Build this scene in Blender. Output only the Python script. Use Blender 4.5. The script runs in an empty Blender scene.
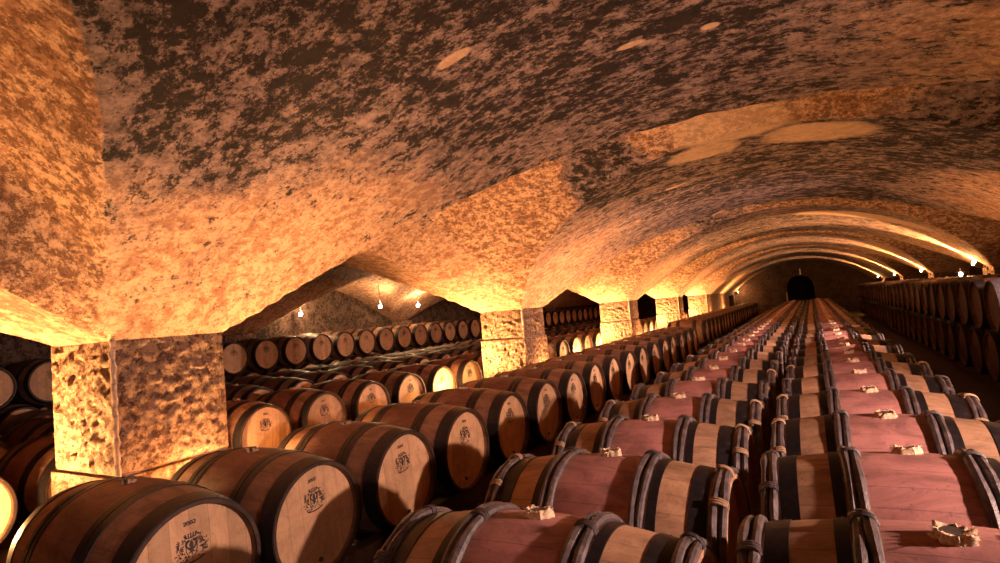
import bpy, math, random
from math import sin, cos, pi, sqrt
from mathutils import Vector, Matrix, noise

random.seed(7)
SC = bpy.context.scene
COL = SC.collection
UP = 1.42                      # height of the photographer's lens above the cellar floor


# ------------------------------------------------------------------ mesh helpers
class MB:
    def __init__(s):
        s.v = []; s.f = []; s.m = []

    def add(s, vs, fs, m=0, T=None):
        o = len(s.v)
        s.v += [tuple(T @ Vector(p)) for p in vs] if T else [tuple(p) for p in vs]
        for q in fs:
            s.f.append(tuple(o + i for i in q)); s.m.append(m)

    def box(s, a, b, m=0, T=None):
        x0, y0, z0 = a; x1, y1, z1 = b
        s.add([(x0, y0, z0), (x1, y0, z0), (x1, y1, z0), (x0, y1, z0), (x0, y0, z1), (x1, y0, z1), (x1, y1, z1), (x0, y1, z1)],
              [(0, 3, 2, 1), (4, 5, 6, 7), (0, 1, 5, 4), (1, 2, 6, 5), (2, 3, 7, 6), (3, 0, 4, 7)], m, T)

    def tube(s, pts, r, n=8, m=0, closed=False, caps=True):
        pts = [Vector(p) for p in pts]; N = len(pts); vs = []
        for i, p in enumerate(pts):
            a = pts[(i - 1) % N] if (closed or i > 0) else p
            b = pts[(i + 1) % N] if (closed or i < N - 1) else p
            t = (b - a).normalized()
            u = t.orthogonal().normalized() if i == 0 else (u0 - t * u0.dot(t)).normalized()
            u0 = u; w = t.cross(u)
            rr = r[i] if isinstance(r, (list, tuple)) else r
            vs += [p + u * rr * cos(2 * pi * k / n) + w * rr * sin(2 * pi * k / n) for k in range(n)]
        fs = []
        for i in range(N if closed else N - 1):
            j = (i + 1) % N
            for k in range(n):
                fs.append((i * n + k, i * n + (k + 1) % n, j * n + (k + 1) % n, j * n + k))
        if caps and not closed:
            fs.append(tuple(range(n))[::-1]); fs.append(tuple((N - 1) * n + k for k in range(n)))
        s.add(vs, fs, m)

    def lathe_x(s, prof, n=48, m=0, closed=True):
        # prof: (x, r) pairs revolved about the x axis
        vs = []
        for x, r in prof:
            vs += [(x, r * cos(2 * pi * k / n), r * sin(2 * pi * k / n)) for k in range(n)]
        P = len(prof); fs = []
        for i in range(P if closed else P - 1):
            j = (i + 1) % P
            for k in range(n):
                fs.append((i * n + k, j * n + k, j * n + (k + 1) % n, i * n + (k + 1) % n))
        s.add(vs, fs, m)

    def merge(s, o, m):
        s.add(o.v, o.f, m)

    def mesh(s, name, mats, smooth=True):
        me = bpy.data.meshes.new(name); me.from_pydata(s.v, [], s.f)
        for mt in mats: me.materials.append(mt)
        me.polygons.foreach_set('material_index', s.m)
        me.polygons.foreach_set('use_smooth', [smooth] * len(s.f))
        me.update()
        if smooth:
            me.set_sharp_from_angle(angle=math.radians(42))
        return me


def link(name, data, parent=None, loc=None):
    o = bpy.data.objects.new(name, data); COL.objects.link(o)
    if parent: o.parent = parent
    if loc: o.location = loc
    return o


def tag(o, label, cat, group=None):
    o['label'] = label; o['category'] = cat
    if group: o['group'] = group
    return o


def struct(name, mb, mats, smooth=True):
    o = link(name, mb.mesh(name, mats, smooth)); o['kind'] = 'structure'
    return o


# ------------------------------------------------------------------ materials
def mat(name):
    m = bpy.data.materials.new(name); m.use_nodes = True
    nt = m.node_tree; nt.nodes.clear()
    out = nt.nodes.new('ShaderNodeOutputMaterial'); b = nt.nodes.new('ShaderNodeBsdfPrincipled')
    nt.links.new(b.outputs[0], out.inputs[0])
    return m, nt, b


def N(nt, t, **k):
    n = nt.nodes.new(t)
    for a, v in k.items():
        if a.startswith('i_'): n.inputs[a[2:].replace('_', ' ')].default_value = v
        else: setattr(n, a, v)
    return n


def ramp(nt, fac, stops, interp='LINEAR'):
    r = nt.nodes.new('ShaderNodeValToRGB'); e = r.color_ramp.elements; r.color_ramp.interpolation = interp
    while len(e) < len(stops): e.new(.5)
    for i, (p, c) in enumerate(stops):
        e[i].position = p; e[i].color = (*c, 1) if len(c) == 3 else c
    nt.links.new(fac, r.inputs[0]); return r.outputs[0]


def g(v): return (v, v, v)


def noise_tex(nt, vec, scale, detail=6, rough=.6, dist=0, mscale=None, loc=(0, 0, 0)):
    if mscale or loc != (0, 0, 0):
        mp = N(nt, 'ShaderNodeMapping'); mp.inputs['Scale'].default_value = mscale or (1, 1, 1)
        mp.inputs['Location'].default_value = loc
        nt.links.new(vec, mp.inputs[0]); vec = mp.outputs[0]
    n = N(nt, 'ShaderNodeTexNoise'); n.inputs['Scale'].default_value = scale
    n.inputs['Detail'].default_value = detail; n.inputs['Roughness'].default_value = rough
    n.inputs['Distortion'].default_value = dist
    nt.links.new(vec, n.inputs['Vector']); return n.outputs[0]


def mixc(nt, fac, a, b, mode='MIX'):
    m = N(nt, 'ShaderNodeMix', data_type='RGBA', blend_type=mode)
    for s, v in ((0, fac), (6, a), (7, b)):
        if hasattr(v, 'links'): nt.links.new(v, m.inputs[s])
        elif s == 0: m.inputs[0].default_value = v
        else: m.inputs[s].default_value = (*v, 1)
    return m.outputs[2]


def math_(nt, op, a, b=None, clamp=False):
    m = N(nt, 'ShaderNodeMath', operation=op, use_clamp=clamp)
    for s, v in ((0, a), (1, b)):
        if v is None: continue
        if hasattr(v, 'links'): nt.links.new(v, m.inputs[s])
        else: m.inputs[s].default_value = v
    return m.outputs[0]


def bump(nt, b, h, strength, dist, prev=None):
    n = N(nt, 'ShaderNodeBump'); n.inputs['Strength'].default_value = strength; n.inputs['Distance'].default_value = dist
    nt.links.new(h, n.inputs['Height'])
    if prev: nt.links.new(prev, n.inputs['Normal'])
    nt.links.new(n.outputs[0], b.inputs['Normal']); return n.outputs[0]


def objco(nt): return N(nt, 'ShaderNodeTexCoord').outputs['Object']


def wood_mat(name, c1, c2, belly=None, rough=.6, band=.15, dirt=.5, axis='x', dark_end=False):
    m, nt, b = mat(name); co = objco(nt)
    rnd = N(nt, 'ShaderNodeObjectInfo').outputs['Random']
    off = N(nt, 'ShaderNodeVectorMath', operation='ADD'); nt.links.new(co, off.inputs[0])
    cmb = N(nt, 'ShaderNodeCombineXYZ'); nt.links.new(math_(nt, 'MULTIPLY', rnd, 37.), cmb.inputs[0])
    nt.links.new(math_(nt, 'MULTIPLY', rnd, 11.), cmb.inputs[2]); nt.links.new(cmb.outputs[0], off.inputs[1]); v = off.outputs[0]
    if axis == 'x':   # staves run along x; stave index from the angle about x
        sx = N(nt, 'ShaderNodeSeparateXYZ'); nt.links.new(co, sx.inputs[0])
        ang = math_(nt, 'ARCTAN2', sx.outputs[1], sx.outputs[2])
        sv = math_(nt, 'MULTIPLY', ang, 27 / (2 * pi))
        grain = noise_tex(nt, v, 30, 5, .65, .3, (.12, 1, 1))
    else:             # head boards run along z, split across y
        sx = N(nt, 'ShaderNodeSeparateXYZ'); nt.links.new(co, sx.inputs[0])
        sv = math_(nt, 'MULTIPLY', sx.outputs[1], 1 / .082)
        grain = noise_tex(nt, v, 42, 5, .65, .3, (1, 1, .08))
    fl = math_(nt, 'FLOOR', sv); fr = math_(nt, 'SUBTRACT', sv, fl)
    wn = N(nt, 'ShaderNodeTexWhiteNoise', noise_dimensions='2D')
    c2d = N(nt, 'ShaderNodeCombineXYZ'); nt.links.new(fl, c2d.inputs[0]); nt.links.new(rnd, c2d.inputs[1])
    nt.links.new(c2d.outputs[0], wn.inputs['Vector'])
    col = mixc(nt, grain, c1, c2)
    tone = ramp(nt, wn.outputs['Value'], [(0, g(.80)), (1, g(1.12))])
    col = mixc(nt, 1, col, tone, 'MULTIPLY')
    tone2 = ramp(nt, rnd, [(0, (.82, .80, .78)), (.5, (1.0, .98, .97)), (1, (1.14, 1.1, 1.06))])
    col = mixc(nt, 1, col, tone2, 'MULTIPLY')
    if belly:
        ax = math_(nt, 'ABSOLUTE', sx.outputs[0])
        w = math_(nt, 'ADD', ax, math_(nt, 'MULTIPLY', math_(nt, 'SUBTRACT', noise_tex(nt, v, 6, 4), .5), .06))
        mk = ramp(nt, w, [(0, g(.95)), (band, g(.85)), (band + .03, g(0))])
        st = mixc(nt, noise_tex(nt, v, 9, 6, .7, .4, (.5, 1, 1)), belly, tuple(c * 1.7 for c in belly))
        col = mixc(nt, mk, col, st)
    # cellar grime: dark streaks and smudges
    if axis == 'x' and dark_end:
        en = ramp(nt, math_(nt, 'ABSOLUTE', sx.outputs[0]), [(.455, g(1)), (.468, g(.28))])
        col = mixc(nt, 1, col, en, 'MULTIPLY')
    gr = ramp(nt, noise_tex(nt, v, 7, 8, .72, 1.2, (.55, 1, 1)), [(.42, g(1)), (.62, g(1 - dirt))])
    col = mixc(nt, 1, col, gr, 'MULTIPLY')
    sp = ramp(nt, noise_tex(nt, v, 60, 3, .6), [(.30, g(.55)), (.38, g(1))])
    col = mixc(nt, .7, col, sp, 'MULTIPLY')
    gv = ramp(nt, fr, [(0, g(.62)), (.03, g(1)), (.97, g(1)), (1, g(.62))])
    col = mixc(nt, 1, col, gv, 'MULTIPLY')
    nt.links.new(col, b.inputs['Base Color'])
    b.inputs['Roughness'].default_value = rough; b.inputs['Specular IOR Level'].default_value = .28
    p = bump(nt, b, gv, .35, .004)
    bump(nt, b, grain, .35, .004, p)
    return m


M = {}
M['stave_red'] = wood_mat('wine_stained_oak', (.30, .155, .085), (.50, .30, .185), belly=(.31, .130, .120), rough=.55, band=.135, dirt=.45)
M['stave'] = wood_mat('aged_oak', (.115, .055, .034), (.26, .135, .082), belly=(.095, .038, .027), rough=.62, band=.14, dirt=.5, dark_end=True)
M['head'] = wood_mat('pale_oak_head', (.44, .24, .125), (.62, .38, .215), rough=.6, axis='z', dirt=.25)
M['head_dim'] = wood_mat('grey_pink_head', (.060, .030, .028), (.125, .068, .060), rough=.7, axis='z', dirt=.45)  # grey-pink oak, darkened further in colour as little light reaches these heads


def iron():
    m, nt, b = mat('black_painted_iron'); co = objco(nt)
    n = noise_tex(nt, co, 40, 6, .7)
    nt.links.new(ramp(nt, n, [(.35, (.006, .005, .006)), (.62, (.016, .011, .012)), (.75, (.055, .030, .024))]), b.inputs['Base Color'])
    b.inputs['Roughness'].default_value = .45; b.inputs['Specular IOR Level'].default_value = .22
    bump(nt, b, n, .4, .003); return m


def bark():
    m, nt, b = mat('chestnut_bark_hoop'); co = objco(nt)
    n = noise_tex(nt, co, 22, 6, .7); n2 = noise_tex(nt, co, 90, 3, .6)
    nt.links.new(ramp(nt, n, [(.3, (.020, .014, .015)), (.55, (.078, .054, .055)), (.72, (.17, .12, .112))]), b.inputs['Base Color'])
    b.inputs['Roughness'].default_value = .5
    bump(nt, b, n2, .6, .006); return m


def simple(name, c, r=.6, sc=30, var=.35, metal=0, bs=.4, bd=.003):
    m, nt, b = mat(name); co = objco(nt); n = noise_tex(nt, co, sc, 6, .65)
    nt.links.new(ramp(nt, n, [(.3, tuple(x * (1 - var) for x in c)), (.7, tuple(min(1, x * (1 + var)) for x in c))]), b.inputs['Base Color'])
    b.inputs['Roughness'].default_value = r; b.inputs['Metallic'].default_value = metal
    bump(nt, b, n, bs, bd); return m


def emis(name, c, s):
    m, nt, b = mat(name)
    b.inputs['Base Color'].default_value = (*c, 1); b.inputs['Emission Color'].default_value = (*c, 1)
    b.inputs['Emission Strength'].default_value = s; return m


M['iron'] = iron(); M['bark'] = bark()
M['osier'] = simple('pale_osier_binding', (.34, .20, .11), .6, 60)
M['ink'] = simple('brand_ink', (.025, .016, .014), .7, 50)
M['bung'] = simple('dark_bung', (.05, .035, .025), .6, 60)
M['jute'] = simple('jute_cloth', (.60, .42, .27), .85, 120, .45, bs=.8, bd=.006)
M['jute_brown'] = simple('brown_jute_cloth', (.30, .19, .12), .85, 120, .45, bs=.8, bd=.006)
M['timber'] = simple('rail_timber', (.09, .05, .03), .75, 14)
M['tin'] = simple('lamp_tin', (.06, .05, .05), .4, 40, metal=.8)
M['plinth'] = simple('lamp_block', (.10, .07, .05), .8, 20)
M['glow'] = emis('lamp_face', (1, .66, .30), 22)
M['glow_w'] = emis('bulb_white', (1, .86, .76), 14)
M['enamel'] = simple('white_enamel', (.7, .66, .62), .4, 20, .1)
M['rope'] = simple('cable_grey', (.08, .06, .055), .6, 30)


def ell(nt, co, cx, cy, rx, ry, wob=.35, soft=.25, wsc=2.2):
    """mask of one blotch on the vault, seen in plan, with a ragged outline"""
    sx = N(nt, 'ShaderNodeSeparateXYZ'); nt.links.new(co, sx.inputs[0])
    a = math_(nt, 'POWER', math_(nt, 'ABSOLUTE', math_(nt, 'DIVIDE', math_(nt, 'SUBTRACT', sx.outputs[0], cx), rx)), 2.)
    b = math_(nt, 'POWER', math_(nt, 'ABSOLUTE', math_(nt, 'DIVIDE', math_(nt, 'SUBTRACT', sx.outputs[1], cy), ry)), 2.)
    d = math_(nt, 'SQRT', math_(nt, 'ADD', a, b))
    d = math_(nt, 'ADD', d, math_(nt, 'MULTIPLY', math_(nt, 'SUBTRACT', noise_tex(nt, co, wsc, 5, .6, 0, None, (cx * 1.3, cy, 0)), .5), wob * 2))
    return ramp(nt, d, [(max(0, .8 - soft), g(1)), (.8 + soft * .4, g(0))])


def stone(name, c1, c2, c3, mold_and_dim=False, bs=1.0, sc=1.0):
    m, nt, b = mat(name); co = objco(nt)
    if sc != 1:
        mp = N(nt, 'ShaderNodeMapping'); mp.inputs['Scale'].default_value = (sc, sc, sc); nt.links.new(co, mp.inputs[0]); co = mp.outputs[0]
    n1 = noise_tex(nt, co, 1.1, 6, .6)
    n2 = noise_tex(nt, co, 13, 12, .80)
    n3 = noise_tex(nt, co, 34, 6, .75)
    n4 = noise_tex(nt, co, 3.8, 11, .74, 0, (.85, 1.15, 1))
    col = mixc(nt, n1, c1, c2)
    mt = ramp(nt, math_(nt, 'ADD', math_(nt, 'MULTIPLY', n2, .6), math_(nt, 'MULTIPLY', n4, .4)), [(.455, g(1)), (.525, g(0))])
    col = mixc(nt, math_(nt, 'MULTIPLY', mt, .92), col, c3)
    if mold_and_dim:
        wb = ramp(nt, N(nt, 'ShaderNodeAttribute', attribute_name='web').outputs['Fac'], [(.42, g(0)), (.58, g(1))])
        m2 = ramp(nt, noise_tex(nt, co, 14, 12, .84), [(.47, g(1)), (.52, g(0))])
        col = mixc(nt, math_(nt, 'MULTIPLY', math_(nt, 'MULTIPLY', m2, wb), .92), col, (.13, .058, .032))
    pit = ramp(nt, n3, [(.36, g(.25)), (.47, g(1))])
    col = mixc(nt, .75, col, pit, 'MULTIPLY')
    hgt = n2
    if mold_and_dim:
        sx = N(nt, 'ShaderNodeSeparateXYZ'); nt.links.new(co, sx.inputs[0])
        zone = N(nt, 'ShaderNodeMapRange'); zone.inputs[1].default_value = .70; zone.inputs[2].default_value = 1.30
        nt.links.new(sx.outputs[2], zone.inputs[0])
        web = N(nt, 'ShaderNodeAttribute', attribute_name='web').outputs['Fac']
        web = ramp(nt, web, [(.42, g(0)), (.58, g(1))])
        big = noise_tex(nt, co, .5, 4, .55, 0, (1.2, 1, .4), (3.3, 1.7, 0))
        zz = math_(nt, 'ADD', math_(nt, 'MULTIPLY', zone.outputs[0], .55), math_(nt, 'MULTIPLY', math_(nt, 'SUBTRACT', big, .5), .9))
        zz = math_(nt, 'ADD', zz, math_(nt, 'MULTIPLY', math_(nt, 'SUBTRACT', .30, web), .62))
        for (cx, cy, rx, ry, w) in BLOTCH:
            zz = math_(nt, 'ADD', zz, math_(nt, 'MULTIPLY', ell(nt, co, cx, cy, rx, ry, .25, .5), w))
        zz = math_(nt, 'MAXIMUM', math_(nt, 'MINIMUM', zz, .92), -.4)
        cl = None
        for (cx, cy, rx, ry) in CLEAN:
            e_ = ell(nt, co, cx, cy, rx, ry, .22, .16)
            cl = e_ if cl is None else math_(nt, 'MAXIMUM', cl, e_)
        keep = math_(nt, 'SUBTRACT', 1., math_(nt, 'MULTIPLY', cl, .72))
        dim_veil = ramp(nt, math_(nt, 'ADD', math_(nt, 'MULTIPLY', zz, .5), math_(nt, 'MULTIPLY', n4, .5)), [(.33, g(0)), (.55, g(.94))])  # grime, plus the weak light on the high main barrel put into the colour
        col = mixc(nt, math_(nt, 'MULTIPLY', dim_veil, keep), col, mixc(nt, ramp(nt, n2, [(.42, g(0)), (.58, g(1))]), (.085, .060, .064), (.235, .158, .155)))
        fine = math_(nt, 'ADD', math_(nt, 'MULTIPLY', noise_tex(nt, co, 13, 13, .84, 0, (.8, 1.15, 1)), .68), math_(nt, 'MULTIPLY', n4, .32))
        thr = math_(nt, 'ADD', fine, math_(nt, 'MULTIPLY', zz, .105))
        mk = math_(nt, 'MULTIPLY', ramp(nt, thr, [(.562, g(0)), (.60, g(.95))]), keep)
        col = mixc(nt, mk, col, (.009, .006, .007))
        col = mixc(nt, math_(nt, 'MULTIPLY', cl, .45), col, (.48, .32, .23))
    nt.links.new(col, b.inputs['Base Color']); b.inputs['Roughness'].default_value = .85
    b.inputs['Specular IOR Level'].default_value = .06
    p = bump(nt, b, n2, .75 * bs, .06)
    bump(nt, b, n3, .6 * bs, .02, p)
    return m


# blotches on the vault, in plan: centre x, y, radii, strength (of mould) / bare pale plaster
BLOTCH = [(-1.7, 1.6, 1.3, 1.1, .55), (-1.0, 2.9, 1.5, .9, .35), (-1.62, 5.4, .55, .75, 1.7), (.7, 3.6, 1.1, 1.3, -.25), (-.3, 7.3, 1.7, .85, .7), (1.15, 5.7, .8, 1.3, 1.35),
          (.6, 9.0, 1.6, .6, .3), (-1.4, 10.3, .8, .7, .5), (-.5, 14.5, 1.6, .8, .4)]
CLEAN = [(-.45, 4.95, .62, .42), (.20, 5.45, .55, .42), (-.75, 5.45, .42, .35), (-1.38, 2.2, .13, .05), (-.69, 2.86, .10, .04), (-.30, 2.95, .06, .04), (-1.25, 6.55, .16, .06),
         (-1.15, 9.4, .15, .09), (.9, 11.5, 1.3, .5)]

M['vault'] = stone('mouldy_vault_stone', (.48, .275, .175), (.62, .385, .26), (.26, .125, .078), mold_and_dim=True)
M['pier'] = stone('rough_pier_stone', (.34, .21, .135), (.48, .32, .22), (.10, .045, .03), bs=1.5, sc=3.4)
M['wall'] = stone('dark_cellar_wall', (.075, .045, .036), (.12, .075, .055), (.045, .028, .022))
M['mortar'] = stone('arris_mortar', (.46, .33, .25), (.56, .42, .32), (.34, .22, .16))
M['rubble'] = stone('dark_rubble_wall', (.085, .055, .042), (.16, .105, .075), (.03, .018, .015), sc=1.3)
M['black'] = simple('dark_passage', (.02, .014, .012), .9, 6)


def gravel():
    m, nt, b = mat('gravel_floor'); co = objco(nt)
    v = N(nt, 'ShaderNodeTexVoronoi'); v.inputs['Scale'].default_value = 38; nt.links.new(co, v.inputs['Vector'])
    n = noise_tex(nt, co, 1.6, 6, .6)
    c = mixc(nt, n, (.055, .036, .030), (.12, .085, .07))
    c = mixc(nt, .7, c, ramp(nt, v.outputs['Distance'], [(0, g(1.2)), (.6, g(.4))]), 'MULTIPLY')
    nt.links.new(c, b.inputs['Base Color']); b.inputs['Roughness'].default_value = .9
    bump(nt, b, v.outputs['Distance'], .8, .02); return m


M['floor'] = gravel()

# ------------------------------------------------------------------ the vault
FL = -UP
PW = .705; BAY = 5.276; P0 = 1.69            # pier width, bay length, first pier
XL, XLB, XR, XRB = -3.60, -4.305, 2.72, 3.42  # nave side of piers, their backs; right side the same
XA0 = -10.55                                  # far wall of the side aisle
YE = 32.4
Y0 = -5.2
SPR = .05


def arc(x, a, b, rise):
    m_ = (a + b) / 2; h = (b - a) / 2; R = (h * h + rise * rise) / (2 * rise)
    return SPR + rise - R + sqrt(max(0, R * R - (x - m_) ** 2))


def lerp_tab(x, tab):
    if x <= tab[0][0]: return tab[0][1]
    for (a, va), (b, vb) in zip(tab, tab[1:]):
        if x <= b: return va + (vb - va) * (x - a) / (b - a)
    return tab[-1][1]


RIDGE = [(-10.55, 1.0), (-10, 1.1), (-9.2, 1.25), (-7.4, 1.38), (-5.6, 1.15), (-4.9, .9), (-4.305, .84), (-3.6, 1.24), (-3.16, 1.36), (-2.65, 1.44), (-2.14, 1.50), (-1.5, 1.54), (-.6, 1.52), (.4, 1.44), (1.2, 1.28), (2, 1.02), (2.72, .74), (3.42, .6)]


def zn(x):
    if x < XA0: return SPR
    if x < XLB: return arc(x, XA0, XLB, 1.25)
    if x < XL: return SPR
    if x < XR: return arc(x, XL, XR, 1.31)
    return SPR


def zc(x, y):
    if y > P0 + 4 * BAY + PW + .001: return SPR
    t = (y - P0) % BAY
    if t < PW: return SPR
    v = abs((t - PW) / (BAY - PW) * 2 - 1)
    # the side of the vault towards the piers is a touch fuller than its middle
    p = 1.2
    if y < P0 and x > XL: p = lerp_tab(x, [(XL, 1.2), (-3.2, 3.6), (-2.4, 3.3), (-1.5, 2.2), (0, 1.4)])
    R_ = lerp_tab(x, RIDGE)
    if x < XLB - .02 : p = 1.5
    return SPR + (R_ - SPR) * (1 - v ** p)


def vault_z(x, y):
    a, b = zn(x), zc(x, y)
    z = max(a, b)
    w = .05                                       # slightly worn groins
    if abs(a - b) < w and min(a, b) > SPR + .02: z += (w - abs(a - b)) ** 2 / (4 * w) * -1 + 0
    n = noise.fractal(Vector((x * .9, y * .9, 3.1)), 1., 2., 4) * .022
    n += noise.noise(Vector((x * 6, y * 6, 1.2))) * .006
    k = min(1, (z - SPR) / .12)
    return z + n * k


def build_vault():
    xs = []; x = XA0 - .05
    while x < XRB + .001:
        xs.append(x); x += .11 if x < XLB - .2 else .075
    for s in (XLB, XL, XR, XRB): xs += [s - .001, s + .001]
    xs = sorted(set(round(q, 4) for q in xs))
    ys = []; y = Y0
    while y < YE + .15:
        ys.append(y); y += .05 if .5 < y < 8 else .075 if y < 9 else (.1 if y < 16 else .16)
    for k in range(-1, 7):
        for s in (P0 + k * BAY, P0 + k * BAY + PW): ys += [s - .001, s + .001]
    ys = sorted(set(round(q, 4) for q in ys if Y0 <= q <= YE + .2))
    mb = MB(); nx, ny = len(xs), len(ys)
    low = [(xx, yy, vault_z(xx, yy)) for yy in ys for xx in xs]
    fs = [(j * nx + i, (j + 1) * nx + i, (j + 1) * nx + i + 1, j * nx + i + 1) for j in range(ny - 1) for i in range(nx - 1)]
    mb.add(low, fs)
    x0, x1, y0, y1 = xs[0], xs[-1], ys[0], ys[-1]
    mb.box((x0, y0, 1.8), (x1, y1, 2.05))
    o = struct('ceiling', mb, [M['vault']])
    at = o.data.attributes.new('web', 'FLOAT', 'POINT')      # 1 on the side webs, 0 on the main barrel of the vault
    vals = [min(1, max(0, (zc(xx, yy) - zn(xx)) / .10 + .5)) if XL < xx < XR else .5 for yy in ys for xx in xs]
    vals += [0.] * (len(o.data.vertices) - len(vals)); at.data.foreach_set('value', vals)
    return o


build_vault()

mb = MB(); mb.box((XA0 - .3, Y0, FL - .2), (XRB + .3, YE + 2.6, FL)); struct('floor', mb, [M['floor']], False)
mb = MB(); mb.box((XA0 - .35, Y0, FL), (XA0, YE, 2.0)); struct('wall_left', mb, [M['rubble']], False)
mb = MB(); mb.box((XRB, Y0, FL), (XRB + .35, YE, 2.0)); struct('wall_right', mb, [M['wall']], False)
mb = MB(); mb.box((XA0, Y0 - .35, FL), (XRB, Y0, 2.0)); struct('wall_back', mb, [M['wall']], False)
# end wall with the arched passage
mb = MB(); dc, dw, dz, dt = -.48, .62, .02, .62
prof = [(dc - dw, FL)] + [(dc - dw * cos(a), dz + (dt - dz) * sin(a)) for a in [pi * k / 16 for k in range(17)]] + [(dc + dw, FL)]
outer = [(XA0, FL)] + [(XA0 + (XRB - XA0) * k / 16, 2.0) for k in range(17)] + [(XRB, FL)]
n_ = len(prof)
vs = [(p[0], YE, p[1]) for p in prof] + [(p[0], YE, p[1]) for p in outer] + [(p[0], YE + 2.4, p[1]) for p in prof]
fs = [(i, i + 1, n_ + i + 1, n_ + i) for i in range(n_ - 1)] + [(i, 2 * n_ + i, 2 * n_ + i + 1, i + 1) for i in range(n_ - 1)]
mb.add(vs, fs, 0)
mb.box((XA0, YE + .01, FL), (dc - dw - .5, YE + .4, 2.0)); mb.box((dc + dw + .5, YE + .01, FL), (XRB, YE + .4, 2.0))
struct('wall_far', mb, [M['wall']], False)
mb = MB(); mb.box((dc - dw - .1, YE + 2.4, FL), (dc + dw + .1, YE + 2.6, dt + .1)); struct('door_1', mb, [M['black']], False)
mb = MB(); t = .05   # pale stone jamb on the left side of the passage
mb.box((dc - dw - .07, YE - .05, FL), (dc - dw + .0, YE, -.2)); struct('trim_1', mb, [M['mortar']], False)
# closed bay at the far left end: solid wall instead of an arcade
mb = MB(); yw = P0 + 4 * BAY + PW
mb.box((XLB, yw, FL), (XL - .012, 29.6, SPR + .02)); struct('wall_arcade', mb, [M['pier']], False)
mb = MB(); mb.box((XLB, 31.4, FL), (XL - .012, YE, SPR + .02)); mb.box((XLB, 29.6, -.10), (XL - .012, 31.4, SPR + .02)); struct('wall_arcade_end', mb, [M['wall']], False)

# ------------------------------------------------------------------ stone piers
ORD = ['first', 'second', 'third', 'fourth', 'fifth', 'sixth', 'seventh', 'eighth', 'ninth', 'tenth', 'eleventh', 'twelfth', 'thirteenth',
       'fourteenth', 'fifteenth', 'sixteenth', 'seventeenth', 'eighteenth', 'nineteenth', 'twentieth']
TEN = {2: 'twenty', 3: 'thirty', 4: 'forty'}


def ordw(n):   # n from 1
    if n <= 20: return ORD[n - 1]
    t, u = divmod(n, 10)
    return (TEN[t][:-1] + 'ieth') if u == 0 else TEN[t] + '-' + ORD[u - 1]


def rough_block(x0, y0, z0, x1, y1, z1, seed, amp=.026, step=.019):
    mb = MB(); c = Vector(((x0 + x1) / 2, (y0 + y1) / 2, (z0 + z1) / 2))

    def face(o, u, v, lu, lv):
        nu = max(1, round(lu / step)); nv = max(1, round(lv / step)); vs = []
        nrm = u.cross(v)
        for j in range(nv + 1):
            for i in range(nu + 1):
                p = o + u * (lu * i / nu) + v * (lv * j / nv)
                s_ = Vector((p.x * 21 + seed, p.y * 21, p.z * 21))
                e = min(i, nu - i, j, nv - j)
                d = noise.fractal(s_, 1., 2., 4) * amp * min(1, e / 3)
                # worn arrises
                if e == 0:
                    q = (p - c); p = p - Vector((q.x * .012, q.y * .012, q.z * .004))
                vs.append(p + nrm * d)
        mb.add(vs, [(j * (nu + 1) + i, j * (nu + 1) + i + 1, (j + 1) * (nu + 1) + i + 1, (j + 1) * (nu + 1) + i) for j in range(nv) for i in range(nu)])
    X, Y, Z = Vector((1, 0, 0)), Vector((0, 1, 0)), Vector((0, 0, 1)); a, b, h = x1 - x0, y1 - y0, z1 - z0
    face(Vector((x0, y0, z0)), X, Z, a, h); face(Vector((x1, y0, z0)), Y, Z, b, h)
    face(Vector((x1, y1, z0)), -X, Z, a, h); face(Vector((x0, y1, z0)), -Y, Z, b, h)
    face(Vector((x0, y0, z1)), X, Y, a, b); face(Vector((x0, y1, z0)), X, -Y, a, b)
    return mb


LAB = ['big square rough stone pillar at the far left foreground',
       'square stone pillar, second from the left, bright at its foot',
       'stone pillar, third from the left, in the middle of the arcade',
       'stone pillar, fourth from the left in the receding arcade',
       'stone pillar, fifth from the left, smallest before the lit solid wall']


def pier(xa, xb, y, label, joint, seed, group):
    e = link('stone_pillar', None, None, ((xa + xb) / 2, y + PW / 2, FL)); tag(e, label, 'pillar', group)
    ex, ey = (xa + xb) / 2, y + PW / 2; hx, hy = (xb - xa) / 2, PW / 2
    a = rough_block(-hx - .02, -hy - .02, 0, hx + .02, hy + .02, joint - FL - .012, seed)
    link('base_block', a.mesh('base_block', [M['pier']]), e)
    a = rough_block(-hx, -hy, joint - FL, hx, hy, SPR - FL + .012, seed + 9)
    link('shaft_block', a.mesh('shaft_block', [M['pier']]), e)
    mb = MB(); mb.box((-hx + .01, -hy + .01, joint - FL - .02), (hx - .01, hy - .01, joint - FL + .008))
    link('mortar_joint', mb.mesh('mortar_joint', [M['mortar']], False), e)
    mb = MB()
    pts = [(hx - .004 + .004 * sin(k * 1.7), -hy + .004 + .003 * cos(k * 2.3), joint - FL + (SPR - joint) * k / 20) for k in range(21)]
    mb.tube(pts, [.016 + .004 * sin(k * 2.9) for k in range(21)], 8)
    link('worn_edge', mb.mesh('worn_edge', [M['mortar']]), e)
    return e


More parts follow.
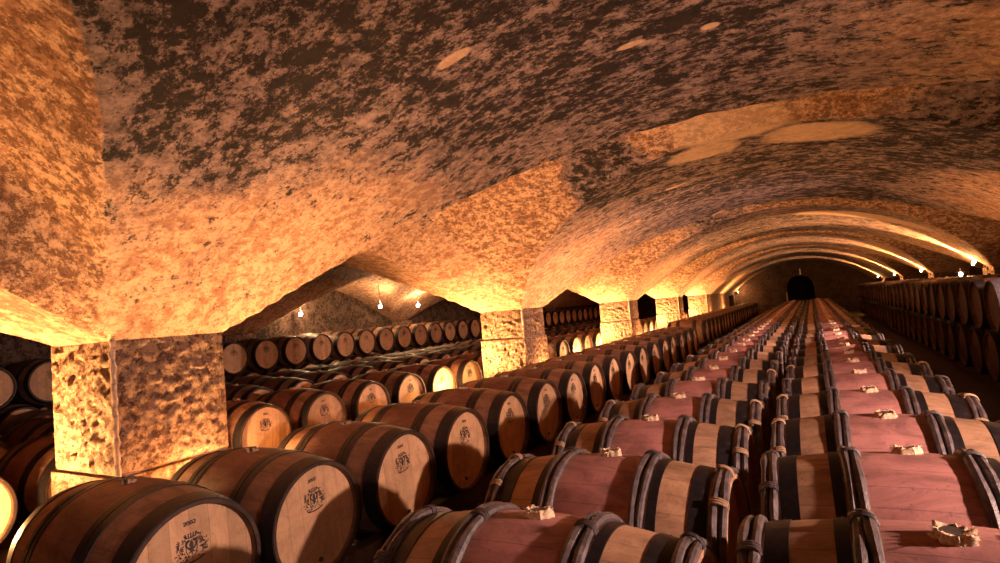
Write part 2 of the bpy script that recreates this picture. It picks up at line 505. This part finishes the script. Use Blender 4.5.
pier(XLB, XL, P0 - BAY, 'square stone pillar outside the view, left of the camera', -.7, 33., None)
for k in range(5):
    pier(XLB - (.075 if k == 0 else 0), XL, P0 + k * BAY, LAB[k], [-.74, -.36, -.40, -.45, -.45][k], k * 3.3, None)
for k in range(-1, 6):
    if k == 0: lb = 'stone pier on the right wall outside the view beside the camera'
    elif k < 0: lb = 'stone pier on the right wall behind the camera'
    else: lb = 'dark stone pier on the right wall behind the stacked barrels, %s from camera' % ordw(k)
    pier(XR, XRB, P0 + k * BAY, lb, -.3, 40 + k * 2.1, 'piers along the right wall')
for k in range(0, 5):
    pier(XA0, XA0 + .16, P0 + k * BAY, 'dark stone pier on the back wall of the side aisle, %s from the left' % ordw(k + 1), -.3, 70 + k, 'piers along the side aisle wall')

# ------------------------------------------------------------------ barrels
HL, RB, RE = .475, .339, .287


def rad(x): return RB - (RB - RE) * (abs(x) / HL) ** 2.0


def body_mb():
    mb = MB(); prof = []
    xs = [-HL + 2 * HL * k / 22 for k in range(23)]
    prof = [(x, rad(x)) for x in xs]
    prof += [(HL, RE - .016), (HL - .03, .268), (-HL + .03, .268), (-HL, RE - .016)]
    mb.lathe_x(prof, 54); return mb


def head_mb(s):
    mb = MB(); x = s * (HL - .032); n = 48; r = .272
    pr = [(0, r), (s * .004, r - .02)]
    vs = [(x, 0, 0)] + [(x - s * .004, r * cos(2 * pi * k / n), r * sin(2 * pi * k / n)) for k in range(n)]
    fs = [((0, 1 + k, 1 + (k + 1) % n) if s > 0 else (0, 1 + (k + 1) % n, 1 + k)) for k in range(n)]
    mb.add(vs, fs)
    # shallow bevelled back so the head is a board, not a sheet
    x2 = x - s * .02
    vs = [(x2, 0, 0)] + [(x2, r * cos(2 * pi * k / n), r * sin(2 * pi * k / n)) for k in range(n)]
    mb.add(vs, [((0, 1 + (k + 1) % n, 1 + k) if s > 0 else (0, 1 + k, 1 + (k + 1) % n)) for k in range(n)])
    return mb


def iron_mb(x0, x1, rivets=True, t=.0035):
    mb = MB(); n = 6; a = []
    for k in range(n + 1):
        x = x0 + (x1 - x0) * k / n; a.append((x, rad(x) + t))
    mb.lathe_x(a + [(x1, rad(x1) - .004), (x0, rad(x0) - .004)], 54)
    if rivets:   # overlap seam with rivet heads
        for q in (.9, 1.02, 1.14):
            for w in (.28, .72):
                x = x0 + (x1 - x0) * w; r = rad(x) + t; c = Vector((x, r * cos(q), r * sin(q)))
                T = Matrix.Translation(c)
                vs = []; fs = []
                rr = .0055
                u = Vector((1, 0, 0)); nn = Vector((0, cos(q), sin(q))); w2 = u.cross(nn)
                vs = [c + (u * cos(2 * pi * i / 6) + w2 * sin(2 * pi * i / 6)) * rr for i in range(6)] + [c + nn * .004]
                mb.add(vs, [(i, (i + 1) % 6, 6) for i in range(6)])
    return mb


def bark_mb(x, seed, tr=.0145):
    # a split chestnut hoop; uneven thickness, its ends lapped and tied near the top
    rs = random.Random(seed); n = 56; pts = []; rr = []
    ph = [rs.uniform(0, 6.28) for _ in range(4)]
    for k in range(n):
        a = 2 * pi * k / n
        t_ = tr * (1 + .10 * sin(3 * a + ph[0]) + .07 * sin(7 * a + ph[1]) + .08 * sin(13 * a + ph[2]))
        R = rad(x) + tr * .60 + .002 * sin(4 * a + ph[3])
        pts.append((x + .0025 * sin(5 * a + ph[0]), R * cos(a), R * sin(a))); rr.append(t_)
    mb = MB(); mb.tube(pts, rr, 8, closed=True); return mb


def binding_mb(xa, xb, angs):
    # osier strips tying the two hoops of a pair
    mb = MB()
    for a in angs:
        for d in (-.012, .0, .012):
            q = a + d * 2.4; pts = []
            for k in range(15):
                t_ = k / 14; x = xa - .017 + (xb - xa + .034) * t_
                R = rad(x) + .004 + .027 * sin(pi * min(1, max(0, t_))) ** .35
                pts.append((x, R * cos(q), R * sin(q)))
            mb.tube(pts, .0038, 5)
    return mb


def stamp_mb():
    # cooper's brand: year above a fleur-de-lis in scrolled mantling under a small crown
    mb = MB(); t = .0012

    def poly(pts, m=0):
        n = len(pts)
        vs = [(0, p[0], p[1]) for p in pts] + [(t, p[0], p[1]) for p in pts]
        mb.add(vs, [tuple(range(n, 2 * n))] + [(i, (i + 1) % n, n + (i + 1) % n, n + i) for i in range(n)], m)

    def stroke(pts, w0, w1=None):
        w1 = w0 if w1 is None else w1
        L = []; Rr = []
        for i, p in enumerate(pts):
            a = pts[max(0, i - 1)]; b = pts[min(len(pts) - 1, i + 1)]
            d = Vector((b[0] - a[0], b[1] - a[1])); d = d.normalized() if d.length else Vector((1, 0))
            w = w0 + (w1 - w0) * i / (len(pts) - 1)
            L.append((p[0] - d.y * w, p[1] + d.x * w)); Rr.append((p[0] + d.y * w, p[1] - d.x * w))
        for i in range(len(pts) - 1):
            poly([L[i], Rr[i], Rr[i + 1], L[i + 1]])
    fz, fs_ = .108, .78

    def F_(pts): return [(p[0] * fs_, fz + p[1] * fs_) for p in pts]
    # centre petal, side petals, band and foot of the fleur-de-lis
    poly(F_([(0, .036), (.010, .018), (.009, .004), (.004, -.008), (-.004, -.008), (-.009, .004), (-.010, .018)]))
    for s in (-1, 1):
        stroke(F_([(s * (.006 + .022 * sin(a)), -.004 + .020 * (1 - cos(a))) for a in [pi * i / 12 * .95 for i in range(13)]]), .0022, .0052)
        stroke(F_([(s * .003, -.012), (s * .009, -.024), (s * .018, -.027)]), .0028, .0016)
    poly(F_([(-.018, -.007), (.018, -.007), (.018, -.012), (-.018, -.012)]))
    poly(F_([(-.004, -.012), (.004, -.012), (.003, -.032), (0, -.038), (-.003, -.032)]))
    rs = random.Random(5)
    cz = fz + .040
    stroke([(-.022, cz), (0, cz - .003), (.022, cz)], .0018)
    for q in (-.020, -.010, 0, .010, .020):
        stroke([(q * .9, cz), (q * 1.1, cz + .012)], .0016, .0008)
        poly([(q * 1.1 + .0022 * cos(a), cz + .0145 + .0022 * sin(a)) for a in [pi * i / 3 for i in range(6)]])
    # shield outline, scrolled mantling either side, ribbon below
    stroke([(-.022, fz + .030), (-.023, fz - .012), (-.014, fz - .034), (0, fz - .042), (.014, fz - .034), (.023, fz - .012), (.022, fz + .030)], .0010)
    for s in (-1, 1):
        for i in range(46):
            a0 = rs.uniform(-1.15, 1.2); R = rs.uniform(.034, .068)
            cx, cy = s * R * cos(a0) * 1.02, fz + R * sin(a0) * .98
            sp = rs.choice((-1, 1)); r0 = rs.uniform(.003, .0075); ph = rs.uniform(0, 6.28)
            pts = [(cx + s * r0 * (1 - q * .11) * cos(sp * q * .75 + ph), cy + r0 * (1 - q * .11) * sin(sp * q * .75 + ph)) for q in range(7)]
            stroke(pts, .0010, .0005)
    stroke([(-.050, fz - .050), (-.03, fz - .057), (0, fz - .060), (.03, fz - .057), (.050, fz - .050)], .0026)
    crest, mb = mb, MB()
    # the year in thin numerals
    seg = {'2': [(0, .8), (.15, 1), (.45, 1), (.6, .8), (.55, .5), (0, 0), (.6, 0)], '0': [(.15, 0), (.45, 0), (.6, .25), (.6, .75), (.45, 1), (.15, 1), (0, .75), (0, .25), (.15, 0)]}
    for j, ch in enumerate('2002'):
        ox = -.026 + j * .0135; pts = [(ox + p[0] * .0155, .198 + p[1] * .014) for p in seg[ch]]
        for p, q in zip(pts, pts[1:]): stroke([p, q], .0012)
    return crest, mb


def moved(mb, dx=0, dz=0, flip=False):
    o = MB(); s = -1 if flip else 1
    o.v = [(s * x + dx, s * y, z + dz) for x, y, z in mb.v]; o.f = list(mb.f); o.m = list(mb.m); return o


def bung_mb():
    mb = MB(); r = .026; n = 16; z0 = RB - .01
    vs = [(r * cos(2 * pi * k / n), r * sin(2 * pi * k / n), z0) for k in range(n)] + [(r * .92 * cos(2 * pi * k / n), r * .92 * sin(2 * pi * k / n), RB + .018) for k in range(n)]
    mb.add(vs, [(k, (k + 1) % n, n + (k + 1) % n, n + k) for k in range(n)] + [tuple(n + k for k in range(n))]); return mb


def cloth_mb(seed):
    # a crumpled scrap of jute wrapped in lumps around the bung
    rs = random.Random(seed); mb = MB(); n = 30; rings = 8; vs = []
    for j in range(rings):
        u = j / (rings - 1)
        for k in range(n):
            a = 2 * pi * k / n
            nz = noise.noise(Vector((cos(a) * 2.2 + seed * 3.1, sin(a) * 2.2, u * 2.)))
            nz2 = noise.noise(Vector((cos(a) * 5 + seed, sin(a) * 5, u * 5.)))
            q = pi * (.02 + 1.05 * u)
            R = .034 + .013 * -cos(q) * -1 + .016 * nz * sin(q) + .010 * nz2 * sin(q)
            z = RB - .004 + (.034 + .016 * nz + .010 * nz2) * max(0, sin(q)) ** .8
            R = .046 - .026 * u + (.016 * nz + .010 * nz2)
            vs.append((R * cos(a) * 1.15, R * sin(a) * .9, z - (R * sin(a)) ** 2 / (2 * RB)))
    fs = [(j * n + k, j * n + (k + 1) % n, (j + 1) * n + (k + 1) % n, (j + 1) * n + k) for j in range(rings - 1) for k in range(n)]
    mb.add(vs, fs)
    for q in range(16):   # frayed threads
        a = rs.uniform(0, 6.28); R = rs.uniform(.030, .044); L = rs.uniform(.010, .022)
        p = Vector((R * cos(a) * 1.1, R * sin(a) * .9, RB + rs.uniform(.004, .030)))
        d = Vector((cos(a + rs.uniform(-.7, .7)), sin(a + rs.uniform(-.7, .7)), rs.uniform(-.1, .9))).normalized()
        mb.tube([p, p + d * L * .5 + Vector((0, 0, .003)), p + d * L], [.0022, .0018, .001], 5)
    return mb


def plug_mb():
    mb = MB(); c = Vector((HL - .032, 0, -.205)); n = 12; r = .012
    vs = [c + Vector((-.004, r * cos(2 * pi * k / n), r * sin(2 * pi * k / n))) for k in range(n)] + [c + Vector((.008, .8 * r * cos(2 * pi * k / n), .8 * r * sin(2 * pi * k / n))) for k in range(n)]
    mb.add(vs, [(k, (k + 1) % n, n + (k + 1) % n, n + k) for k in range(n)] + [tuple(n + k for k in range(n))]); return mb


class Kind:
    """parts of one kind of barrel, as meshes in barrel space, plus one joined mesh for far copies"""
    def __init__(s, key, parts):
        s.parts = [(nm, mb.mesh(nm, [M[mt]])) for nm, mb, mt in parts]
        mats = sorted({mt for _, _, mt in parts}); j = MB()
        for nm, mb, mt in parts: j.merge(mb, mats.index(mt))
        s.joined = j.mesh('barrel', [M[q] for q in mats])


B_, H1, H2 = body_mb(), head_mb(1), head_mb(-1)
ST, YR = stamp_mb()
YR = moved(YR, HL - .0314, .0)
ST = moved(ST, HL - .0314, .0); PL = plug_mb()


def chestnut_parts(seed, stave='stave_red', head='head', cloth=True):
    p = [('staves', B_, stave), ('head', H1, head), ('head', H2, head)]
    for s in (-1, 1):
        p += [('iron_hoop', iron_mb(*sorted((s * .352, s * .412))), 'iron'), ('iron_hoop', iron_mb(*sorted((s * .212, s * .246))), 'iron')]
        for i, x in enumerate((.462, .434, .193, .162)):
            p.append(('wooden_hoop', bark_mb(s * x, seed * 10 + i + (5 if s > 0 else 0), .0145 if i < 2 else .0150), 'bark'))
        for q in (1.25 + .2 * seed, 2.3):
            p.append(('osier_binding', binding_mb(*sorted((s * .434, s * .462)), angs=(q,)), 'osier' if seed == 2 else 'bark'))
        for q in (1.9 - .15 * seed, .9):
            p.append(('osier_binding', binding_mb(*sorted((s * .162, s * .193)), angs=(q,)), 'bark'))
    p.append(('bung', bung_mb(), 'bung'))
    if cloth:
        c = cloth_mb(seed); c.v = [(x * .85, y * .85, RB - .002 + (z - RB) * .8) for x, y, z in c.v]
        p.append(('bung_cloth', c, 'jute'))
    return p


def iron_parts(seed, head='head', stave='stave', cloth=True):
    p = [('staves', B_, stave), ('head', H1, head), ('head', H2, head)]
    for s in (-1, 1):
        p += [('iron_hoop', iron_mb(*sorted((s * .385, s * .472)), t=.0045), 'iron'), ('iron_hoop', iron_mb(*sorted((s * .206, s * .246)), t=.0045), 'iron'),
              ('iron_hoop', iron_mb(*sorted((s * .160, s * .198))), 'iron')]
    p += [('bung', bung_mb(), 'bung'), ('crest_stamp', ST, 'ink'), ('year_stamp', YR, 'ink'), ('head_plug', PL, 'bung')]
    if cloth:
        c = cloth_mb(seed + 20); c.v = [(x * .72, y * .72, RB - .002 + (z - RB) * .6) for x, y, z in c.v]
        p.append(('bung_cloth', c, 'jute_brown'))
    return p


KC = [Kind('c%d' % i, chestnut_parts(i + 1)) for i in range(3)]
KI = [Kind('i%d' % i, iron_parts(i + 1)) for i in range(2)]
KG = [Kind('g', iron_parts(3, cloth=False))]
KR = [Kind('r', [q for q in iron_parts(5, stave='stave', head='head_dim', cloth=False) if 'stamp' not in q[0]])]


def barrel(kind, x, y, z, label, group, full, rs, jit=1.0):
    loc = (x + rs.uniform(-.012, .012) * jit, y, z)
    rot = (rs.uniform(-.12, .12) * jit, 0, rs.uniform(-.014, .014) * jit)
    if full:
        e = bpy.data.objects.new('barrel', None); COL.objects.link(e)
        e.empty_display_size = .2; got = {}
        for nm, me in kind.parts:
            c = bpy.data.objects.new(nm, me); COL.objects.link(c)
            # brands and plug belong to the front head, bindings to their hoop, the jute scrap to the bung
            up = {'crest_stamp': 'head', 'year_stamp': 'head', 'head_plug': 'head', 'osier_binding': 'wooden_hoop', 'bung_cloth': 'bung'}.get(nm)
            c.parent = got.get(up, e) if up else e
            if nm != 'head' or 'head' not in got: got[nm] = c
    else:
        e = bpy.data.objects.new('barrel', kind.joined); COL.objects.link(e)
    e.location = loc; e.rotation_euler = rot
    tag(e, label, 'barrel', group); return e


S = .7019; ZB = -.965; ZU = ZB + .594
rs = random.Random(3)


def row(kinds, X, ys, z, fn, group, full_to, jit=1.0, shift=None):
    for i, y in enumerate(ys):
        k = kinds[rs.randrange(len(kinds))]
        x = X + (shift(i, y) if shift else 0)
        barrel(k, x, y, z, fn(i + 1), group, y < full_to, rs, jit)


def seq(y0, y1): return [y0 + S * k for k in range(int((y1 - y0) / S) + 1)]


row(KC, -.805, seq(1.5055, 31.2), ZB, lambda n: 'wooden-hooped oak barrel, %s from the camera in the row just left of centre' % ordw(n), 'barrels in the nave row left of centre', 15)
row(KC, .226, seq(1.7094, 31.2), ZB, lambda n: 'wine-stained wooden-hooped barrel, %s from the camera in the row right of centre' % ordw(n), 'barrels in the nave row right of centre', 15)
cy = seq(1.2965 - S, 13.2)
barrel(KI[0], -2.735, cy[1] + .04, ZB + .03, 'iron-hooped barrel with pale stamped head in the bottom left corner before the pillar', 'barrels in the row in front of the pillars', True, random.Random(1), .3)
row(KI, -2.765, [cy[0]] + cy[2:], ZB, lambda n: 'iron-hooped barrel with pale stamped head, %s from camera, in front of the pillars' % ordw(n if n == 1 else n + 1), 'barrels in the row in front of the pillars', 12)
cy2 = seq(14.75, 30.6)
row(KI, -2.86, cy2, ZB + .07, lambda n: '%s barrel after the gap in the far part of the row before the pillars' % ordw(n), 'far barrels of the row in front of the pillars', 0)

# seen through the arcade: which opening shows a barrel, and its place in that opening
EDGE = [(-9, -4.305 / P0)] + [(XL / (P0 + k * BAY + PW), XLB / (P0 + (k + 1) * BAY)) for k in range(4)]
WHERE = ['left of the nearest pillar'] + ['between the %s and %s pillars' % (ORD[k], ORD[k + 1]) for k in range(4)]
cnt = {}


def aisle(X, ys, z, what, group, full_to, kinds, jit=1.0):
    for y in ys:
        t_ = (X + .475) / y if y > 0 else -99; w = None
        for i, (a, b) in enumerate(EDGE):
            if (i == 0 and t_ < b) or (i > 0 and a < t_ < b): w = i
        if w is None:
            lb = what + ' hidden behind a stone pillar'
        else:
            cnt[(X, z, w)] = cnt.get((X, z, w), 0) + 1
            lb = '%s, %s from left, %s' % (what, ordw(cnt[(X, z, w)]), WHERE[w])
        barrel(kinds[rs.randrange(len(kinds))], X, y, z, lb, group, y < full_to, rs, jit)


aisle(-5.175, [.57 + .74 * k for k in range(38)], ZB, 'barrel in row just behind pillars', 'barrels in the row just behind the pillars', 8.6, KI)
aisle(-6.83, seq(1.2, 20), ZB, 'barrel in second aisle row', 'barrels in the second row of the side aisle', 8, KI)
aisle(-7.93, seq(1.55, 22), ZB, 'barrel in third aisle row', 'barrels in the third row of the side aisle', 8, KI)
aisle(-9.87, seq(1.9, 28), ZB, 'barrel in back lower tier', 'barrels of the lower tier at the aisle wall', 0, KG, .4)
aisle(-9.87, [y + S / 2 for y in seq(1.9, 27.2)], ZU, 'stamped barrel in back upper tier', 'barrels of the upper tier at the aisle wall', 14, KG, .4)

ry = [6.9 + S * k for k in range(30)]
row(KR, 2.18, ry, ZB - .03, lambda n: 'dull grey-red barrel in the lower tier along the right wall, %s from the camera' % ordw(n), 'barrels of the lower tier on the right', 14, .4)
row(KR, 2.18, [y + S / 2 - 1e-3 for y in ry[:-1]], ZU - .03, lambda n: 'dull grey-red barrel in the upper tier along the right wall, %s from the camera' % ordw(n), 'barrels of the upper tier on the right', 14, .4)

# timber rails carrying the rows
RN = {-.805: 'nave row left of centre', .226: 'nave row right of centre', -2.765: 'row in front of the pillars', -5.175: 'row just behind the pillars',
      -6.83: 'second row of the side aisle', -7.93: 'third row of the side aisle', -9.87: 'two-tier row at the aisle wall', 2.18: 'two-tier stack'}
for X, (ya, yb) in {-.805: (1.1, 31.4), .226: (1.3, 31.5), -2.765: (.2, 31), -5.175: (.3, 28.9), -6.83: (.8, 20.2), -7.93: (1.1, 22), -9.87: (1.5, 28.2), 2.18: (6.5, 27.6)}.items():
    for s, w in ((-1, 'left'), (1, 'right')):
        mb = MB(); zt = (ZB if X < 2 else ZB - .03) - rad(.30) - .001
        n = int((yb - ya) / 2.4) + 1; L = (yb - ya) / n
        mb.box((X + s * .30 - .045, ya, FL), (X + s * .30 + .045, yb, zt))
        for q in range(n):
            yq = ya + q * L; mb.box((X + s * .30 - .05, yq + .02, FL), (X + s * .30 + .05, yq + .10, zt - .01))
        o = link('timber_rail', mb.mesh('timber_rail', [M['timber']], False))
        tag(o, 'dark timber rail under the %s side of the %s' % (w, RN[X]), 'rail')

# ------------------------------------------------------------------ lamps
ORANGE = (1, .50, .175)


def plight(name, loc, power, col=ORANGE, r=.06, parent=None):
    l = bpy.data.lights.new(name, 'POINT'); l.energy = power; l.color = col; l.shadow_soft_size = r
    o = link(name, l, parent, loc); return o


def slight(name, loc, target, power, angle, col, r=.05, blend=.6):
    l = bpy.data.lights.new(name, 'SPOT'); l.energy = power; l.color = col; l.shadow_soft_size = r; l.spot_size = math.radians(angle); l.spot_blend = blend
    o = link(name, l, None, loc); d = Vector(target) - Vector(loc); o.rotation_euler = d.to_track_quat('-Z', 'Y').to_euler(); return o


def floor_lamp(x, y, z, label, power, rotz=0):
    # squat flood lamp on a block, glass facing up
    e = link('flood_lamp', None, None, (x, y, FL)); e.rotation_euler = (0, 0, rotz); tag(e, label, 'lamp', 'flood lamps on the floor by the pillars')
    h = z - FL
    mb = MB(); mb.box((-.07, -.07, 0), (.07, .07, h - .13)); link('block', mb.mesh('block', [M['plinth']], False), e)
    mb = MB(); mb.add([(-.07, -.05, h - .13), (.07, -.05, h - .13), (.07, .05, h - .13), (-.07, .05, h - .13), (-.09, -.065, h - .06), (.09, -.065, h - .06), (.09, .065, h - .06), (-.09, .065, h - .06)],
                      [(0, 3, 2, 1), (0, 1, 5, 4), (1, 2, 6, 5), (2, 3, 7, 6), (3, 0, 4, 7)])
    link('housing', mb.mesh('housing', [M['tin']], False), e)
    mb = MB(); mb.box((-.084, -.06, h - .064), (.084, .06, h - .058)); link('lens', mb.mesh('lens', [M['glow']], False), e)
    plight('flood_light', (x, y, z + .03), power * (1.1 if x < -4 else 1.8))
    slight('flood_beam', (x, y, z + .02), (x + .75, y + .1, z + 1), power * 16, 130, ORANGE, .06, 1.)


PWR = [70, 70, 70, 70, 70, 12]
ORDL = ORD[:5] + ['out-of-view (lamp added)']  # last entry: unseen lamps beyond the view, added to light the near vault
for k in range(-1, 5):
    y = P0 + k * BAY
    floor_lamp(-4.50, y - .42, -.98, 'flood lamp on the floor before the %s pillar, behind barrels' % ORDL[k], PWR[k])
    floor_lamp(-3.43, y + .46, -.93, 'flood lamp on the floor just past the %s pillar, behind barrels' % ORDL[k], PWR[k] * .42)
    floor_lamp(-4.52, y + PW + .42, -.98, 'flood lamp on the aisle side just past the %s pillar, behind barrels' % ORDL[k], PWR[k] * .9)
floor_lamp(-3.44, 27.2, -.9, 'flood lamp at the foot of the lit solid wall beyond the fifth pillar', 50)


def wall_lamp(x, y, z, label, power, s, spotdir, spotpower, col=ORANGE, glow='glow', group=None, pcol=None):
    # bracketed cylindrical spot: backplate, arm, can and bright lens
    e = link('wall_lamp', None, None, (x, y, z)); tag(e, label, 'lamp', group)
    mb = MB(); mb.box((s * -.012 if s < 0 else 0, -.05, -.11), (0 if s < 0 else .012, .05, .01)); mb.box((min(0, s * .02), -.05, -.11), (max(0, s * .02), .05, .01))
    link('backplate', mb.mesh('backplate', [M['tin']], False), e)
    d = Vector(spotdir).normalized(); c = Vector((s * .12, 0, 0))
    mb = MB(); mb.tube([(0, 0, -.05), (s * .06, 0, -.06), (s * .12, 0, -.03)], .010, 8); link('arm', mb.mesh('arm', [M['tin']]), e)
    mb = MB(); mb.tube([c - d * .07, c - d * .05, c + d * .05], [.03, .05, .055], 16); link('can', mb.mesh('can', [M['tin']]), e)
    mb = MB(); mb.tube([c + d * .051, c + d * .075, c + d * .092], [.05, .046, .018], 16); link('lens', mb.mesh('lens', [M[glow]]), e)
    p = Vector((x, y, z)) + c + d * .13
    if spotpower: slight('wall_spot', p, p + d, spotpower, 56, col)
    if power: plight('wall_light', p + Vector((s * .02, 0, -.03)), power, pcol or col, .05)
    return e


PINK = (1, .66, .56)
for k in range(-1, 6):
    y = P0 + k * BAY + PW / 2
    lb = 'bright wall lamp at the spring of the right vault, %s from the camera' % (ordw(k) if k > 0 else 'beside or behind')
    near = k <= 1
    wall_lamp(XR, y, .12, lb, {-1: 5, 0: 60, 1: 90}.get(k, 60), -1, (-1, 0, .62), 2400 if not near else (60 if k else 5), ORANGE, 'glow', 'lamps along the right wall', None)
    if near: slight('row_beam', (XR - .25, y, .12), (-.6, y + .9, -.75), {-1: 220, 0: 900, 1: 1250}[k], 96, PINK, .05, .6)
wall_lamp(XL, 31.9, .02, 'bright lamp at the far end of the left arcade', 60, 1, (1, 0, .5), 60, ORANGE, 'glow')
# lamps hung from the side aisle vault above the back tier
for i, (x, yy, z, pw_) in enumerate(((-10.30, 8.80, .47, 80), (-9.5, 10.62, .52, 85), (-9.5, 12.15, .50, 75))):
    lb = ['starry bright lamp hanging leftmost of three over the back tier', 'middle lamp of three hanging over the back tier barrels', 'rightmost of the three lamps hanging over the back tier'][i]
    e = link('hanging_lamp', None, None, (x, yy, z)); tag(e, lb, 'lamp', 'lamps over the back tier')
    mb = MB(); mb.tube([(0, 0, .0), (0, 0, max(.06, vault_z(x, yy) - z + .02))], .008, 8); link('rod', mb.mesh('rod', [M['tin']]), e)
    mb = MB(); mb.tube([(0, 0, .05), (0, 0, .03), (0, 0, -.01)], [.015, .035, .04], 14); link('socket', mb.mesh('socket', [M['tin']]), e)
    mb = MB(); mb.tube([(0, 0, -.01), (0, 0, -.05), (0, 0, -.085), (0, 0, -.10)], [.03, .05, .04, .012], 14); link('bulb', mb.mesh('bulb', [M['glow_w']]), e)
    plight('hanging_light', (x + .10, yy, z + .04), pw_, (1, .62, .28), .05)
# small white bulb on the right wall
e = link('bulb_lamp', None, None, (XR - .07, 14.25, -.04)); tag(e, 'small white bulb hanging below the nearest right wall lamp', 'lamp')
mb = MB(); mb.tube([(0, 0, .14), (0, 0, .07)], .008, 8); mb.tube([(0, 0, .08), (0, 0, .06), (0, 0, .05)], [.03, .07, .10], 16); link('shade', mb.mesh('shade', [M['enamel']]), e)
mb = MB(); mb.tube([(0, 0, .05), (0, 0, .02), (0, 0, -.02), (0, 0, -.035)], [.02, .035, .03, .01], 12); link('bulb', mb.mesh('bulb', [M['glow_w']]), e)
# pale fitting over the passage
e = link('passage_lamp', None, None, (-.40, YE - .06, .80)); tag(e, 'small pale lamp fitting on the far wall above the dark passage', 'lamp')
mb = MB(); mb.box((-.03, .0, -.16), (.03, .06, .16)); link('bracket', mb.mesh('bracket', [M['enamel']], False), e)
mb = MB(); mb.tube([(0, -.02, -.12), (0, -.02, .12)], .022, 10); link('tube', mb.mesh('tube', [M['enamel']]), e)

# ------------------------------------------------------------------ world, camera
w = bpy.data.worlds.new('cellar'); SC.world = w; w.use_nodes = True
bg = w.node_tree.nodes['Background']; bg.inputs[0].default_value = (1, .55, .5, 1); bg.inputs[1].default_value = .0
cam = bpy.data.cameras.new('camera'); co_ = link('camera', cam); SC.camera = co_
cam.sensor_width = 36; cam.lens = 549.2 / 1000 * 36; cam.clip_start = .02; cam.clip_end = 100
yaw, pit, rol = .5119, .0595, -.0902
R0 = Vector((cos(yaw), sin(yaw), 0)); F0 = Vector((-sin(yaw), cos(yaw), 0)); U = Vector((0, 0, 1))
F = F0 * cos(pit) + U * sin(pit); U2 = -F0 * sin(pit) + U * cos(pit)
R = R0 * cos(rol) + U2 * sin(rol); Upv = -R0 * sin(rol) + U2 * cos(rol)
co_.matrix_world = Matrix(((R.x, Upv.x, -F.x, 0), (R.y, Upv.y, -F.y, 0), (R.z, Upv.z, -F.z, 0), (0, 0, 0, 1)))
vs_ = SC.view_settings; vs_.view_transform = 'Standard'; vs_.look = 'None'; vs_.gamma = 1; vs_.exposure = 0; vs_.use_curve_mapping = False
SC.cycles.use_denoising = True
SC.cycles.max_bounces = 6; SC.cycles.diffuse_bounces = 4
